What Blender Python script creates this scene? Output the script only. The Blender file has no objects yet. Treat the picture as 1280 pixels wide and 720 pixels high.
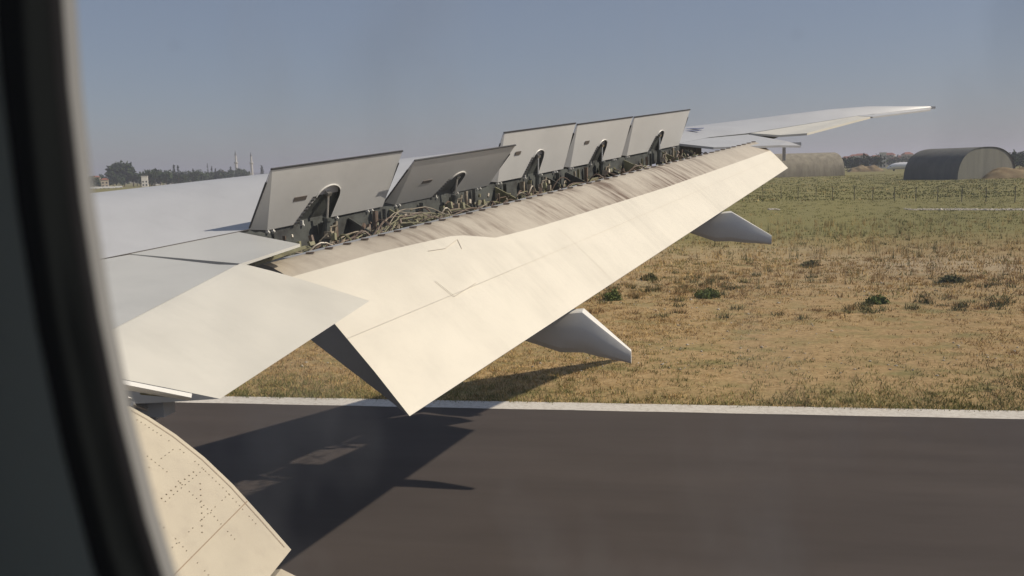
import bpy, math, random
import numpy as np
from mathutils import Vector, Matrix
random.seed(7); rng = np.random.default_rng(11)
S = bpy.context.scene; COL = S.collection
R = math.radians

# ------------------------------------------------------------------ camera
FPX, YAW, ROLL, EYE = 1100.0, R(9.8), R(1.52), 6.2      # focal length in px of a 1280 px wide frame, eye height over ground
PITCH = math.atan(147 / FPX)
Fw = Vector((-math.sin(YAW) * math.cos(PITCH), math.cos(YAW) * math.cos(PITCH), -math.sin(PITCH)))
R0 = Vector((math.cos(YAW), math.sin(YAW), 0)); U0 = R0.cross(Fw)
Rt = R0 * math.cos(ROLL) - U0 * math.sin(ROLL); Up = U0 * math.cos(ROLL) + R0 * math.sin(ROLL)
cam = bpy.data.cameras.new('camera'); camo = bpy.data.objects.new('camera', cam); COL.objects.link(camo)
m = Matrix((Rt, Up, -Fw)).transposed().to_4x4(); camo.matrix_world = m
cam.sensor_width = 36; cam.lens = 36 * FPX / 1280; cam.clip_start = .005; cam.clip_end = 30000
cam.dof.use_dof = True; cam.dof.focus_distance = 18; cam.dof.aperture_fstop = cam.lens / 1000 / .0026 
S.camera = camo
G0 = -EYE                                                # ground level; the eye is the origin, +Y outboard, +X aft

def ray(x, y): return Fw + Rt * ((x - 640) / FPX) + Up * ((360 - y) / FPX)
def P(x, y, Y):                                          # point of the aircraft at lateral distance Y
    d = ray(x, y); return d * (Y / d.y)
def PLN(x, y, a, b, c):                                  # where that line of sight meets the plane of three points
    n = (b - a).cross(c - a); d = ray(x, y); return d * (n.dot(a) / n.dot(d))
def PG(x, y, z=None):
    d = ray(x, y); return d * ((G0 if z is None else z) / d.z)
def AT(x, D, z=0.0):                                     # a place at range D in the direction of column x
    d = ray(x, 213 - (x - 640) * .0265); d.z = 0; d.normalize(); v = d * D; v.z = G0 + z; return v

# ------------------------------------------------------------------ light
SUN = Vector((1.2, .12, 1.0)).normalized()
w = bpy.data.worlds.new('World'); S.world = w; w.use_nodes = True
nt = w.node_tree; bg = nt.nodes['Background']
sk = nt.nodes.new('ShaderNodeTexSky'); sk.sky_type = 'NISHITA'; sk.sun_disc = False
sk.sun_elevation = math.asin(SUN.z); sk.sun_rotation = math.atan2(SUN.x, SUN.y)
sk.air_density = 1.0; sk.dust_density = .6; sk.ozone_density = 2.0; sk.altitude = 50
mx = nt.nodes.new('ShaderNodeMix'); mx.data_type = 'RGBA'; mx.blend_type = 'MULTIPLY'; mx.inputs[0].default_value = 1
nt.links.new(sk.outputs[0], mx.inputs[6]); mx.inputs[7].default_value = (1.06, .98, 1.0, 1)
m2 = nt.nodes.new('ShaderNodeMix'); m2.data_type = 'RGBA'; m2.inputs[0].default_value = .62     # a hazy summer sky: the clear-sky model veiled by an even blue-grey
nt.links.new(mx.outputs[2], m2.inputs[6]); m2.inputs[7].default_value = (2.25, 2.65, 3.45, 1); nt.links.new(m2.outputs[2], bg.inputs[0]); bg.inputs[1].default_value = .085
sl = bpy.data.lights.new('sun', 'SUN'); sl.energy = 4.2; sl.angle = R(.55); sl.color = (1, .90, .75)
so = bpy.data.objects.new('sun', sl); COL.objects.link(so); so.rotation_euler = SUN.to_track_quat('Z', 'Y').to_euler()
S.view_settings.view_transform = 'Standard'; S.view_settings.look = 'None'
S.view_settings.exposure = 0.0; S.view_settings.gamma = 1.0
S.cycles.volume_bounces = 0; S.cycles.max_bounces = 6

# ------------------------------------------------------------------ helpers
def tag(o, label=None, cat=None, group=None, kind=None):
    if label: o['label'] = label
    if cat: o['category'] = cat
    if group: o['group'] = group
    if kind: o['kind'] = kind
    return o
def link(name, me, parent=None):
    o = bpy.data.objects.new(name, me); COL.objects.link(o)
    if parent is not None: o.parent = parent
    return o
def mesh(name, vs, fs, mats, parent=None, smooth=False, mi=None):
    me = bpy.data.meshes.new(name); me.from_pydata([tuple(v) for v in vs], [], fs)
    for mm in (mats if isinstance(mats, (list, tuple)) else [mats]): me.materials.append(mm)
    if mi is not None: me.polygons.foreach_set('material_index', mi)
    if smooth: me.polygons.foreach_set('use_smooth', [True] * len(fs))
    me.update()
    if smooth: me.set_sharp_from_angle(angle=R(28))
    return link(name, me, parent)
def empty(name, loc=(0, 0, 0), rz=0):
    o = bpy.data.objects.new(name, None); o.location = loc; o.rotation_euler.z = rz; o.empty_display_size = .2
    COL.objects.link(o); return o
class MB:                                                # collects shapes that make ONE mesh
    def __init__(s): s.v = []; s.f = []
    def add(s, vs, fs):
        n = len(s.v); s.v += [tuple(v) for v in vs]; s.f += [tuple(i + n for i in f) for f in fs]; return s
    def box(s, c, d, ax=None):
        c = Vector(c); ax = ax or (Vector((1, 0, 0)), Vector((0, 1, 0)), Vector((0, 0, 1)))
        vs = [c + ax[0] * (d[0] / 2 * i) + ax[1] * (d[1] / 2 * j) + ax[2] * (d[2] / 2 * k) for i in (-1, 1) for j in (-1, 1) for k in (-1, 1)]
        return s.add(vs, [(0, 1, 3, 2), (4, 6, 7, 5), (0, 4, 5, 1), (2, 3, 7, 6), (0, 2, 6, 4), (1, 5, 7, 3)])
    def tube(s, pts, r, n=6, cap=True):
        pts = [Vector(p) for p in pts]; rr = r if isinstance(r, (list, tuple)) else [r] * len(pts); vs = []; fs = []
        for i, p in enumerate(pts):
            t = (pts[min(i + 1, len(pts) - 1)] - pts[max(i - 1, 0)]).normalized()
            a = t.orthogonal().normalized() if i == 0 else (a - t * a.dot(t)).normalized()
            b = t.cross(a)
            vs += [p + (a * math.cos(q * math.tau / n) + b * math.sin(q * math.tau / n)) * rr[i] for q in range(n)]
            if i: fs += [((i - 1) * n + q, (i - 1) * n + (q + 1) % n, i * n + (q + 1) % n, i * n + q) for q in range(n)]
        if cap: fs += [tuple(range(n))[::-1], tuple((len(pts) - 1) * n + q for q in range(n))]
        return s.add(vs, fs)
    def build(s, name, mats, parent=None, smooth=False): return mesh(name, s.v, s.f, mats, parent, smooth)
def grid_mesh(name, rows, mats, parent=None, smooth=True, mi=None, close=False, caps=False):
    nr, nc = len(rows), len(rows[0]); vs = [v for r in rows for v in r]; fs = []; idx = []
    for i in range(nr - 1):
        for j in range(nc if close else nc - 1):
            fs.append((i * nc + j, i * nc + (j + 1) % nc, (i + 1) * nc + (j + 1) % nc, (i + 1) * nc + j))
            idx.append(mi(i, j) if mi else 0)
    if caps:
        fs += [tuple(range(nc))[::-1], tuple((nr - 1) * nc + j for j in range(nc))]; idx += [caps if mi else 0] * 2
    return mesh(name, vs, fs, mats, parent, smooth, idx if mi else None)
def slab(name, quad, th, mat, parent=None, up=None, inset=0):       # a plate: outline polygon, thickness below it
    q = [Vector(p) for p in quad]; n = (q[1] - q[0]).cross(q[-1] - q[0]).normalized()
    if up is not None and n.dot(up) < 0: n = -n
    k = len(q); vs = q + [p - n * th for p in q]
    fs = [tuple(range(k)), tuple(range(k, 2 * k))[::-1]] + [(i, i + k, (i + 1) % k + k, (i + 1) % k) for i in range(k)]
    return mesh(name, vs, fs, mat, parent)
def raw_mesh(name, verts, tris, mats, mi=None, parent=None):        # numpy arrays, triangles
    me = bpy.data.meshes.new(name); n = len(verts); k = len(tris)
    me.vertices.add(n); me.vertices.foreach_set('co', verts.astype(np.float32).ravel())
    me.loops.add(3 * k); me.loops.foreach_set('vertex_index', tris.astype(np.int32).ravel())
    me.polygons.add(k); me.polygons.foreach_set('loop_start', np.arange(k, dtype=np.int32) * 3)
    for mm in (mats if isinstance(mats, (list, tuple)) else [mats]): me.materials.append(mm)
    if mi is not None: me.polygons.foreach_set('material_index', mi.astype(np.int32))
    me.update(calc_edges=True); return link(name, me, parent)

# ------------------------------------------------------------------ materials
class N:                                                 # tiny node-graph writer
    def __init__(s, name, rough=.6, metal=0, spec=.5):
        s.m = bpy.data.materials.new(name); s.m.use_nodes = True; s.t = s.m.node_tree; s.b = s.t.nodes['Principled BSDF']
        s.b.inputs['Roughness'].default_value = rough; s.b.inputs['Metallic'].default_value = metal
        s.b.inputs['Specular IOR Level'].default_value = spec
    def n(s, typ, **kw):
        x = s.t.nodes.new('ShaderNode' + typ)
        for k, v in kw.items():
            if k in x.inputs: s.set(x.inputs[k], v)
            else: setattr(x, k, v)
        return x
    def set(s, i, v):
        if hasattr(v, 'node'): s.t.links.new(v, i)
        else: i.default_value = v
    def pos(s, sc=(1, 1, 1), rot=(0, 0, 0), what='Position'):
        g = s.n('NewGeometry').outputs['Position'] if what == 'Position' else s.n('TexCoord').outputs[what]
        mp = s.n('Mapping'); s.set(mp.inputs['Vector'], g); mp.inputs['Scale'].default_value = sc; mp.inputs['Rotation'].default_value = rot
        return mp.outputs[0]
    def noise(s, vec, scale, detail=5, rough=.55):
        x = s.n('TexNoise'); s.set(x.inputs['Vector'], vec); x.inputs['Scale'].default_value = scale
        x.inputs['Detail'].default_value = detail; x.inputs['Roughness'].default_value = rough; return x.outputs['Fac']
    def ramp(s, fac, stops):
        r = s.n('ValToRGB'); s.set(r.inputs[0], fac); e = r.color_ramp.elements
        while len(e) < len(stops): e.new(.5)
        for q, (p, c) in zip(e, stops):
            q.position = p; q.color = (c, c, c, 1) if isinstance(c, (int, float)) else (*c, 1)
        return r.outputs[0]
    def mix(s, f, a, b, mode='MIX'):
        x = s.n('Mix'); x.data_type = 'RGBA'; x.blend_type = mode
        s.set(x.inputs[0], f); s.set(x.inputs[6], (*a, 1) if isinstance(a, tuple) else a); s.set(x.inputs[7], (*b, 1) if isinstance(b, tuple) else b)
        return x.outputs[2]
    def math(s, op, a, b=0.0):
        x = s.n('Math'); x.operation = op; s.set(x.inputs[0], a); s.set(x.inputs[1], b); return x.outputs[0]
    def col(s, c): s.set(s.b.inputs['Base Color'], (*c, 1) if isinstance(c, tuple) else c); return s
    def bump(s, h, st=.3, d=.01):
        x = s.n('Bump'); x.inputs['Strength'].default_value = st; x.inputs['Distance'].default_value = d; s.set(x.inputs['Height'], h)
        s.set(s.b.inputs['Normal'], x.outputs[0]); return s

def paint(name, c, dirt=.12, rough=.45, sc=1.0, dirtcol=None, streak=0.0, mid=0):
    k = N(name, rough); p = k.pos()
    a = k.noise(p, 1.1 * sc, 6, .6); b = k.noise(p, 14 * sc, 4, .6)
    dc = dirtcol or tuple(x * .62 for x in c)
    f = k.math('MULTIPLY', k.ramp(a, [(.42, 0), (.75, 1)]), dirt * 2)
    f = k.math('ADD', f, k.math('MULTIPLY', k.ramp(b, [(.5, 0), (.8, 1)]), dirt))
    if streak:
        mp = k.n('Mapping'); k.set(mp.inputs['Vector'], k.pos((1, 1, 1), (0, 0, R(-62.9)))); mp.inputs['Scale'].default_value = (5.5, .55, .5)
        q = k.noise(mp.outputs[0], 1.5, 7, .68); big = k.ramp(k.noise(k.pos(), .55, 3, .6), [(.36, .12), (.66, 1)])
        if mid:                                          # grime thickest over the middle of the span
            sp = k.n('SeparateXYZ'); k.set(sp.inputs[0], k.pos()); my = k.ramp(k.math('DIVIDE', sp.outputs[1], 24), [(.38, .25), (.52, 1), (.68, .9), (.80, .22)])
            big = k.math('MULTIPLY', big, my)
        f = k.math('ADD', f, k.math('MULTIPLY', k.math('MULTIPLY', k.ramp(q, [(.43, 0), (.64, 1)]), big), streak))
    k.col(k.mix(f, c, dc)); k.bump(b, .08, .002); return k.m
M = {}
M['wing'] = paint('wing_grey_paint', (.50, .505, .515), .12, .42, streak=.10)
M['wing_panel'] = paint('panel_grey_paint', (.57, .565, .53), .12, .45, streak=.10)
M['flaperon'] = paint('flaperon_white_paint', (.70, .67, .585), .10, .42, streak=.12)
M['flap'] = paint('flap_white_paint', (.76, .71, .60), .11, .45, streak=.30, mid=1)
M['nose'] = paint('flap_nose_bare_paint', (.53, .475, .39), .14, .5, dirtcol=(.17, .12, .085), streak=1.9, mid=1)
M['inflap'] = paint('inboard_flap_cream_paint', (.56, .50, .385), .3, .45, dirtcol=(.40, .345, .27))
M['spoiler'] = paint('spoiler_underside_grey', (.61, .61, .60), .14, .5)
M['spoiler_top'] = paint('spoiler_top_grey', (.5, .5, .52), .1, .45)
M['rubber'] = N('dark_rubber_seal', .7).col((.03, .03, .032)).m
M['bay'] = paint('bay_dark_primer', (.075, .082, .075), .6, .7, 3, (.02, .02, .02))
M['primer'] = paint('yellow_green_primer', (.26, .25, .15), .5, .6, 5, (.10, .09, .05))
M['pipe'] = paint('hydraulic_pipe_tan', (.40, .35, .27), .55, .4, 6, (.16, .12, .09))
M['pipe_d'] = paint('hydraulic_pipe_brown', (.17, .12, .09), .4, .5, 6)
M['steel'] = N('bright_steel', .3, .9).col((.62, .61, .58)).m
M['fitting'] = N('white_fitting', .4).col((.75, .74, .7)).m
M['fairing'] = paint('fairing_white_paint', (.80, .78, .73), .10, .4)
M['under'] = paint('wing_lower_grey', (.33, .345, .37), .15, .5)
M['mark'] = N('blue_marking', .5).col((.10, .13, .33)).m
M['seam'] = N('dark_seam', .8).col((.10, .09, .085)).m
M['rivet'] = N('rivet_rust', .7).col((.43, .365, .28)).m
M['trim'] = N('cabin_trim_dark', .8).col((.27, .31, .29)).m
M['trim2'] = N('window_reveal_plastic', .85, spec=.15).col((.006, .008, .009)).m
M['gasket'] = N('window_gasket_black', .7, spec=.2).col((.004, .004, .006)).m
M['bezel'] = N('outer_window_bezel', .6).col((.22, .22, .22)).m
M['skin'] = paint('fuselage_white', (.7, .7, .7), .05, .35)

# ground materials
def ground_mat():
    k = N('dry_airfield_soil', .95, spec=.15); g = k.pos(); sep = k.n('SeparateXYZ'); k.set(sep.inputs[0], g)
    big = k.noise(k.pos((1, 2.2, 1)), .045, 5, .6); mid = k.noise(k.pos((1, 1.8, 1)), .5, 6, .65); fine = k.noise(g, 6, 5, .7)
    soil = k.mix(k.ramp(fine, [(.35, 0), (.68, 1)]), (.29, .188, .085), (.50, .355, .18))
    green = k.mix(k.ramp(fine, [(.3, 0), (.7, 1)]), (.15, .14, .052), (.27, .245, .10))
    yy = k.math('ADD', sep.outputs[1], k.math('MULTIPLY', k.math('SUBTRACT', big, .5), 40))
    far = k.ramp(k.math('DIVIDE', yy, 200), [(.26, 0), (.42, .95)])
    near = k.ramp(k.math('DIVIDE', k.math('ADD', sep.outputs[1], k.math('MULTIPLY', mid, 4)), 200), [(.108, .75), (.135, 0)])
    patch = k.ramp(mid, [(.48, 0), (.68, .75)])
    f = k.math('MAXIMUM', k.math('MAXIMUM', far, near), patch)
    yn = k.math('ADD', sep.outputs[1], k.math('MULTIPLY', k.math('SUBTRACT', mid, .5), 22)); bare = k.math('MULTIPLY', k.ramp(k.math('DIVIDE', yn, 200), [(.20, 0), (.27, .8), (.31, .8), (.36, 0)]), k.ramp(big, [(.42, .15), (.6, 1)]))
    c = k.mix(bare, k.mix(f, soil, green), k.mix(k.ramp(fine, [(.35, 0), (.65, 1)]), (.36, .27, .16), (.52, .42, .28)))
    k.col(c); k.bump(fine, .6, .04); return k.m
M['ground'] = ground_mat()
def asphalt_mat():
    k = N('runway_asphalt', .85, spec=.25); a = k.noise(k.pos((.35, 1.6, 1)), .6, 6, .65); b = k.noise(k.pos(), 60, 3, .8)
    c = k.mix(k.ramp(a, [(.35, 0), (.7, 1)]), (.054, .043, .038), (.074, .060, .053))
    tm = k.noise(k.pos((.012, .9, 1)), 1.3, 4, .6); c = k.mix(k.ramp(tm, [(.5, 0), (.8, .22)]), c, (.030, .026, .025))
    k.col(k.mix(k.ramp(b, [(.4, 0), (.75, .5)]), c, (.095, .080, .070))); k.bump(b, .3, .004); return k.m
M['asphalt'] = asphalt_mat()
def line_mat():
    k = N('worn_white_line', .8); b = k.noise(k.pos((1, 1, 1)), 9, 5, .7)
    k.col(k.mix(k.ramp(b, [(.45, 0), (.75, 1)]), (.66, .62, .55), (.44, .39, .33))); return k.m
M['line'] = line_mat()
def leafy(name, a, b, sc=3.0):
    k = N(name, .85, spec=.1); k.col(k.mix(k.ramp(k.noise(k.pos(), sc, 3, .6), [(.35, 0), (.65, 1)]), a, b)); return k.m
M['dry'] = leafy('dry_grass_straw', (.44, .30, .12), (.66, .48, .22), 1.2)
M['dry2'] = leafy('dry_grass_brown', (.28, .18, .085), (.42, .29, .14), .8)
M['grn'] = leafy('green_grass_blades', (.14, .145, .05), (.27, .255, .095), .7)
M['weed'] = leafy('weed_green', (.09, .10, .04), (.17, .165, .075), .6)
M['bush'] = leafy('bush_leaf_green', (.10, .135, .04), (.19, .225, .08), 4)
M['tree'] = leafy('tree_leaf_dark_green', (.026, .044, .020), (.065, .09, .04), .35)
M['cyp'] = leafy('cypress_leaf_green', (.018, .032, .018), (.04, .056, .03), .4)
M['bark'] = N('tree_bark', .9).col((.12, .085, .055)).m
M['stone'] = leafy('pale_stone', (.36, .32, .26), (.58, .53, .46), 2)
M['wallw'] = N('house_wall_white', .8).col((.72, .69, .64)).m
M['wallc'] = N('house_wall_cream', .8).col((.5, .43, .34)).m
M['roof'] = N('roof_red_tile', .85).col((.28, .105, .07)).m
M['glass'] = N('dark_window_glass', .2).col((.03, .035, .04)).m
M['stonegrey'] = N('minaret_pale_stone', .8).col((.52, .50, .48)).m
M['lead'] = N('lead_grey_roof', .6).col((.17, .18, .2)).m
M['post'] = N('fence_post_wood', .9).col((.17, .15, .11)).m
M['hill'] = leafy('hill_olive', (.05, .06, .04), (.08, .085, .055), .004)
M['plane'] = N('parked_aircraft_white', .35).col((.82, .82, .83)).m
def concrete_mat(name, a, b):
    k = N(name, .9); q = k.noise(k.pos((.6, .6, .07)), .7, 6, .7); k.col(k.mix(k.ramp(q, [(.35, 0), (.65, 1)]), a, b)); return k.m
M['conc'] = concrete_mat('shelter_concrete_darkened', (.10, .10, .09), (.15, .148, .13)); M['conc_lit'] = concrete_mat('shelter_sunlit_end_wall', (.15, .15, .125), (.22, .215, .18))  # darker concrete carries the domed flank's shade, paler one its sunlit end wall
M['conc_t'] = concrete_mat('shelter_tan_concrete', (.19, .17, .125), (.33, .29, .22))
M['mound'] = leafy('mound_dry_earth', (.22, .16, .09), (.34, .26, .15), .3)

# ================================================================== SETTING
def ngon_sheet(name, x0, x1, y0, y1, z, mat, nx=1, ny=1):
    rows = [[(x0 + (x1 - x0) * i / nx, y0 + (y1 - y0) * j / ny, z) for i in range(nx + 1)] for j in range(ny + 1)]
    return tag(grid_mesh(name, rows, mat, smooth=False), kind='structure')
EDGE = PG(640, 502).y
ngon_sheet('ground', -9000, 9000, -6000, 9000, G0 - .03, M['ground'], 30, 30)
ngon_sheet('runway', -3500, 3500, EDGE - 44, EDGE + .02, G0, M['asphalt'], 40, 2)
rows = []
for i in range(401):                                     # the painted edge line, a hair uneven along its edges
    x = -160 + i * .8
    rows.append([(x, EDGE - .74 + .012 * math.sin(i * 1.7), G0 + .004), (x, EDGE - .0 + .012 * math.sin(i * 2.3), G0 + .004)])
tag(grid_mesh('runway_edge_line', rows, M['line'], smooth=False), kind='structure')

def hills():
    rows = []
    for j in range(8):
        row = []
        for i in range(60):
            a = R(-75 + 110 * i / 59); D = 5200 + j * 350
            h = (90 + 60 * math.sin(a * 5 + 1) + 40 * math.sin(a * 11) + 22 * math.sin(a * 23 + 2))
            h *= max(0, min(1, (R(-14) - a) / R(14)))
            row.append((math.sin(a) * D, math.cos(a) * D, G0 - 2 + h * math.sin(math.pi * min(1, j / 7 * .5 + .0)) if j else G0 - 2))
        rows.append(row)
    tag(grid_mesh('hills', rows, M['hill']), kind='structure')
hills()

# ================================================================== AIRLINER
plane = empty('airliner', (0, 0, 0))
tag(plane, 'white airliner seen from its cabin window, flaps lowered and spoilers raised over the runway', 'airplane')

hX = lambda Y: -4.95 + .5107 * (Y - 10)                  # spoiler hinge line
hZ = lambda Y: -.63 + .1087 * (Y - 10)
H = lambda Y, dx=0, dz=0: Vector((hX(Y) + dx, Y, hZ(Y) + dz))
PERP = Vector((.8906, -.4548, 0))                        # aft, square to the hinge line
ALONG = (H(20) - H(10)).normalized()

# --- wing box
def le(Y):
    if Y <= 24.3: return -16.2 + .7 * Y
    return .81 + (Y - 24.3) * 1.37
def rear(Y):
    if Y < 21.9: return hX(Y)
    if Y < 22.6: return 1.127 + (Y - 21.9) * 1.36
    if Y < 27.0: return 2.08 + (Y - 22.6) * .775
    return 5.49 + (Y - 27.0) * 1.0
def wing():
    Ys = [.35, 2, 4, 6, 7.5, 8.5, 10, 12, 14, 16, 18, 20, 21.9, 22.6, 23.5, 24.3, 25.2, 26.2, 27, 28, 28.8, 29.4, 29.7]
    ts = [0, .006, .02, .05, .1, .17, .25, .35, .45, .55, .65, .75, .85, .93, 1]
    rows = []
    for Y in Ys:
        a, b = le(Y), rear(Y); c = max(b - a, .12); zh = hZ(Y)
        zh += float(np.interp(Y, [22, 22.6, 27, 29.7], [0, .012, .07, .07]))
        ex = float(np.interp(Y, [20, 24.3, 25.2, 26.1, 27, 28, 29.7], [.094 * c, .14, .165, .195, .22, .215, .06])) if Y >= 20 else .095 * c
        zl = zh - .005 * c; up = ex / c; lo = .05 * c if Y < 24 else .02 * c; dep = (.10 if Y < 24 else .05) * c
        top = [Vector((a + c * t, Y, zl + (zh - zl) * t + 4 * ex * (math.sqrt(t) - t))) for t in ts]
        bot = [Vector((a + c * t, Y, zl + (zh - dep - zl) * t - 4 * lo * (math.sqrt(t) - t))) for t in ts[::-1]]
        rows.append(top + bot[:-1])
    k = len(ts)
    return grid_mesh('wing_box', rows, [M['wing'], M['under'], M['bay']], plane, True, lambda i, j: 0 if j < k - 1 else (2 if j == k - 1 else 1), True, 1)
wb = wing()
# fixed trailing panel outboard of the last spoiler, aileron, tip trailing edge
def zc(p, dz=0): return Vector((p.x, p.y, p.z + dz))
slab('fixed_trailing_panel', [H(20.4, .01), H(21.6,.02), P(935, 168, 22.3), P(984, 176.5, 22.0), P(1001, 182, 21.7), P(975, 181.5, 21.3), P(892, 184, 20.3)], .05, M['wing'], plane, Vector((0, 0, 1)))
mesh('panel_end_fitting', *(lambda b: (b.v, b.f))(MB().box(P(992, 180.5, 22.3), (.34, .1, .09)).box(P(980, 190, 22.2), (.07, .07, .42))), M['fitting'], plane)
slab('aileron', [P(938, 166.5, 22.5), P(1071, 145, 27.0), P(1088, 146, 26.7), P(1009, 166.5, 22.1), P(975, 168.8, 22.2)], .05, M['flaperon'], plane, Vector((0, 0, 1)))
slab('tip_trailing_edge', [P(1072, 144.5, 27.1), P(1164, 134, 29.65), P(1163, 137, 29.6), P(1091, 146, 26.9)], .04, M['wing'], plane, Vector((0, 0, 1)))
b = MB().box(P(1163, 134.6, 29.7), (.28, .07, .07)); b.build('tip_light', M['fitting'], plane)
b = MB()                                                  # blue registration marks on the outer wing, seen edge-on
def on_top(x, y, Y, l, wd, rot=-.3):
    p = P(x, y, Y); a = Vector((math.cos(rot), math.sin(rot), .0)); c = Vector((-a.y, a.x, .1)).normalized()
    b.box(zc(p, .03), (l, wd, .012), (a, c, a.cross(c)))
for (x, y, Y, l, wd) in [(906, 158.0, 25.2, .5, .5), (920, 156.4, 25.6, .5, .45), (934, 154.8, 26.0, .5, .5), (947, 153.4, 26.4, .4, .4), (862, 162.5, 22.6, .7, .10), (862, 165, 22.3, .5, .08)]: b = MB(); on_top(x, y, Y, l, wd); b.build('registration_mark', M['mark'], plane)


# --- fixed panels ahead of the flaperon
UPV = Vector((0, 0, 1))
q0, q1, q2 = H(8.62, .02), H(9.85, .02), P(301, 329.5, 8.05)
slab('trailing_edge_panel', [q1, PLN(375, 305, q0, q1, q2), q2, PLN(160, 317, q0, q1, q2)], .03, M['wing_panel'], plane, UPV)
w0, w1, w2 = H(8.6, .015, -.006), P(296, 331.2, 7.9), P(20, 474, 4.2)
slab('trailing_edge_panel', [w0, PLN(272, 330.6, w0, w1, w2), w1, w2, PLN(-120, 500, w0, w1, w2), PLN(-200, 420, w0, w1, w2), PLN(60, 337, w0, w1, w2)], .03, M['wing_panel'], plane, UPV)
MB().box((H(8.0) + H(10)) / 2 + Vector((.012, 0, .004)), ((H(10) - H(8)).length, .022, .006), (ALONG, ALONG.cross(UPV), UPV)).build('panel_gap', M['seam'], plane)

# --- flaperon
A_, B_, C_, D_ = P(50, 460, 4.25), P(300, 329.5, 7.8), P(462, 376, 7.95), P(275, 498.5, 4.55)
def flaperon():
    rows = []
    for i in range(9):
        s = i / 8; a = A_.lerp(B_, s); d = D_.lerp(C_, s); row = []
        n = (B_ - A_).cross(D_ - A_).normalized()
        if n.z < 0: n = -n
        tt = [0, .03, .1, .25, .45, .7, 1]
        for t in tt: row.append(a.lerp(d, t) + n * (.018 * math.sin(math.pi * t ** .7)))
        for t in tt[::-1][1:-1]: row.append(a.lerp(d, t) - n * (.16 * math.sin(math.pi * t ** .45) + .004))
        row.append(a - n * .02)
        rows.append(row)
    o = grid_mesh('flaperon', rows, [M['flaperon'], M['under']], plane, True, lambda i, j: 0 if j < 6 else 1, True, 1)
    return o
fl = flaperon()
slab('end_seal', [P(150, 474, 4.22), P(240, 492, 4.42), P(238, 496, 4.44), P(150, 481, 4.24)], .03, M['fitting'], fl, UPV)
b = MB().tube([P(176, 491, 4.3), P(214, 494.5, 4.45)], .011).build('push_rod', M['primer'], plane)
b = MB().box(P(150, 500, 4.55), (.62, .12, .16)).box(P(193, 507, 4.62), (.035, .05, .16)).build('flaperon_hinge_bracket', M['under'], plane)
b = MB().tube([P(165, 505, 4.4), P(185, 512, 4.5), P(200, 500, 4.6)], .012).tube([P(160, 497, 4.4), P(180, 501, 4.45), P(196, 496, 4.5)], .009).build('control_rod', M['steel'], plane)

# --- outboard flap: lofted between two end profiles; nose band is bare and dirty
Lin, Lout, Tin, Tout = P(322, 333, 9.1), P(940, 178, 21.5), P(512, 520, 8.0), P(985, 210, 20.9)
Nf = (Lout - Lin).cross(Tin - Lin).normalized()
if Nf.z < 0: Nf = -Nf
vs_top = [0, .05, .12, .22, .34, None, .62, .74, .88, 1.0]     # None = the edge between bare nose and painted skin
def edge_v(s):                                           # where the paint begins along the span
    pts = [(0, .20), (.10, .20), (.195, .24), (.235, .36), (.30, .385), (.6, .44), (1, .46)]
    for (a, va), (c, vc) in zip(pts, pts[1:]):
        if s <= c: return va + (vc - va) * (s - a) / (c - a)
    return .46
def flap_pt(s, v, bulge=1.0):
    c = Lin.lerp(Lout, s); t = Tin.lerp(Tout, s); k = (t - c).length
    return c.lerp(t, v) + Nf * (.085 * k * math.sin(math.pi * v ** .62) * bulge)
def flap():
    rows = []; ns = 64
    for i in range(ns + 1):
        s = i / ns; e = edge_v(s); row = []
        base = [0, .03, .08, .15, e, e + .008, e + .12, e + .24, .78, .9, 1.0]
        for v in base: row.append(flap_pt(s, v))
        c = Lin.lerp(Lout, s); t = Tin.lerp(Tout, s); k = (t - c).length
        row.append(t - Nf * .008)
        for v in (.85, .6, .4, .2, .08): row.append(c.lerp(t, v) - Nf * (.105 * k * math.sin(math.pi * v ** .4)))
        row.append(c - Nf * .045 * k - (t - c).normalized() * .035 * k)
        row.append(c - Nf * .012 * k - (t - c).normalized() * .03 * k)
        rows.append(row)
    return grid_mesh('outboard_flap', rows, [M['flap'], M['nose'], M['under'], M['seam']], plane, True,
                     lambda i, j: 1 if j < 4 else (3 if j == 4 and 18 < i and False else (0 if j < 10 else 2)), True, 2)
flap_o = flap()
# long seams in the painted skin
def seam(name, s0, v0, s1, v1, wd=.010, n=24, mat='seam', parent=None):
    top = []; 
    for i in range(n + 1):
        q = i / n; s = s0 + (s1 - s0) * q; v = v0 + (v1 - v0) * q; p = flap_pt(s, v) + Nf * .004
        d = (Tin - Lin).normalized() if abs(s1 - s0) > abs(v1 - v0) * .5 else ALONG
        top.append([p - d * wd / 2, p + d * wd / 2])
    return grid_mesh(name, top, M[mat], parent or flap_o, False)
M['seam_l'] = N('faint_seam', .8).col((.62, .57, .49)).m
seam('panel_seam', .0, .60, 1.0, .66, .004, mat='seam_l')
for s in (.33, .66): seam('panel_seam', s, .46, s + .004, .99, .004, 8, 'seam_l')
def ticks():                                             # dark seal clips along the flap nose
    me = None
    for i in range(47):
        s = .045 + (i / 46) * .95; p = flap_pt(s, .045) + Nf * .012; x = (flap_pt(s, .1) - flap_pt(s, .0)).normalized(); y = ALONG; z = x.cross(y).normalized()
        if me is None:
            o = MB().box((0, 0, 0), (.095, .034, .016)).build('seal_clip', M['pipe_d'], flap_o); me = o.data
        else: o = link('seal_clip', me, flap_o)
        o.matrix_local = Matrix(((x * .8 + y * .6).normalized(), (y * .8 - x * .6).normalized(), z)).transposed().to_4x4(); o.location = p
ticks()
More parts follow.
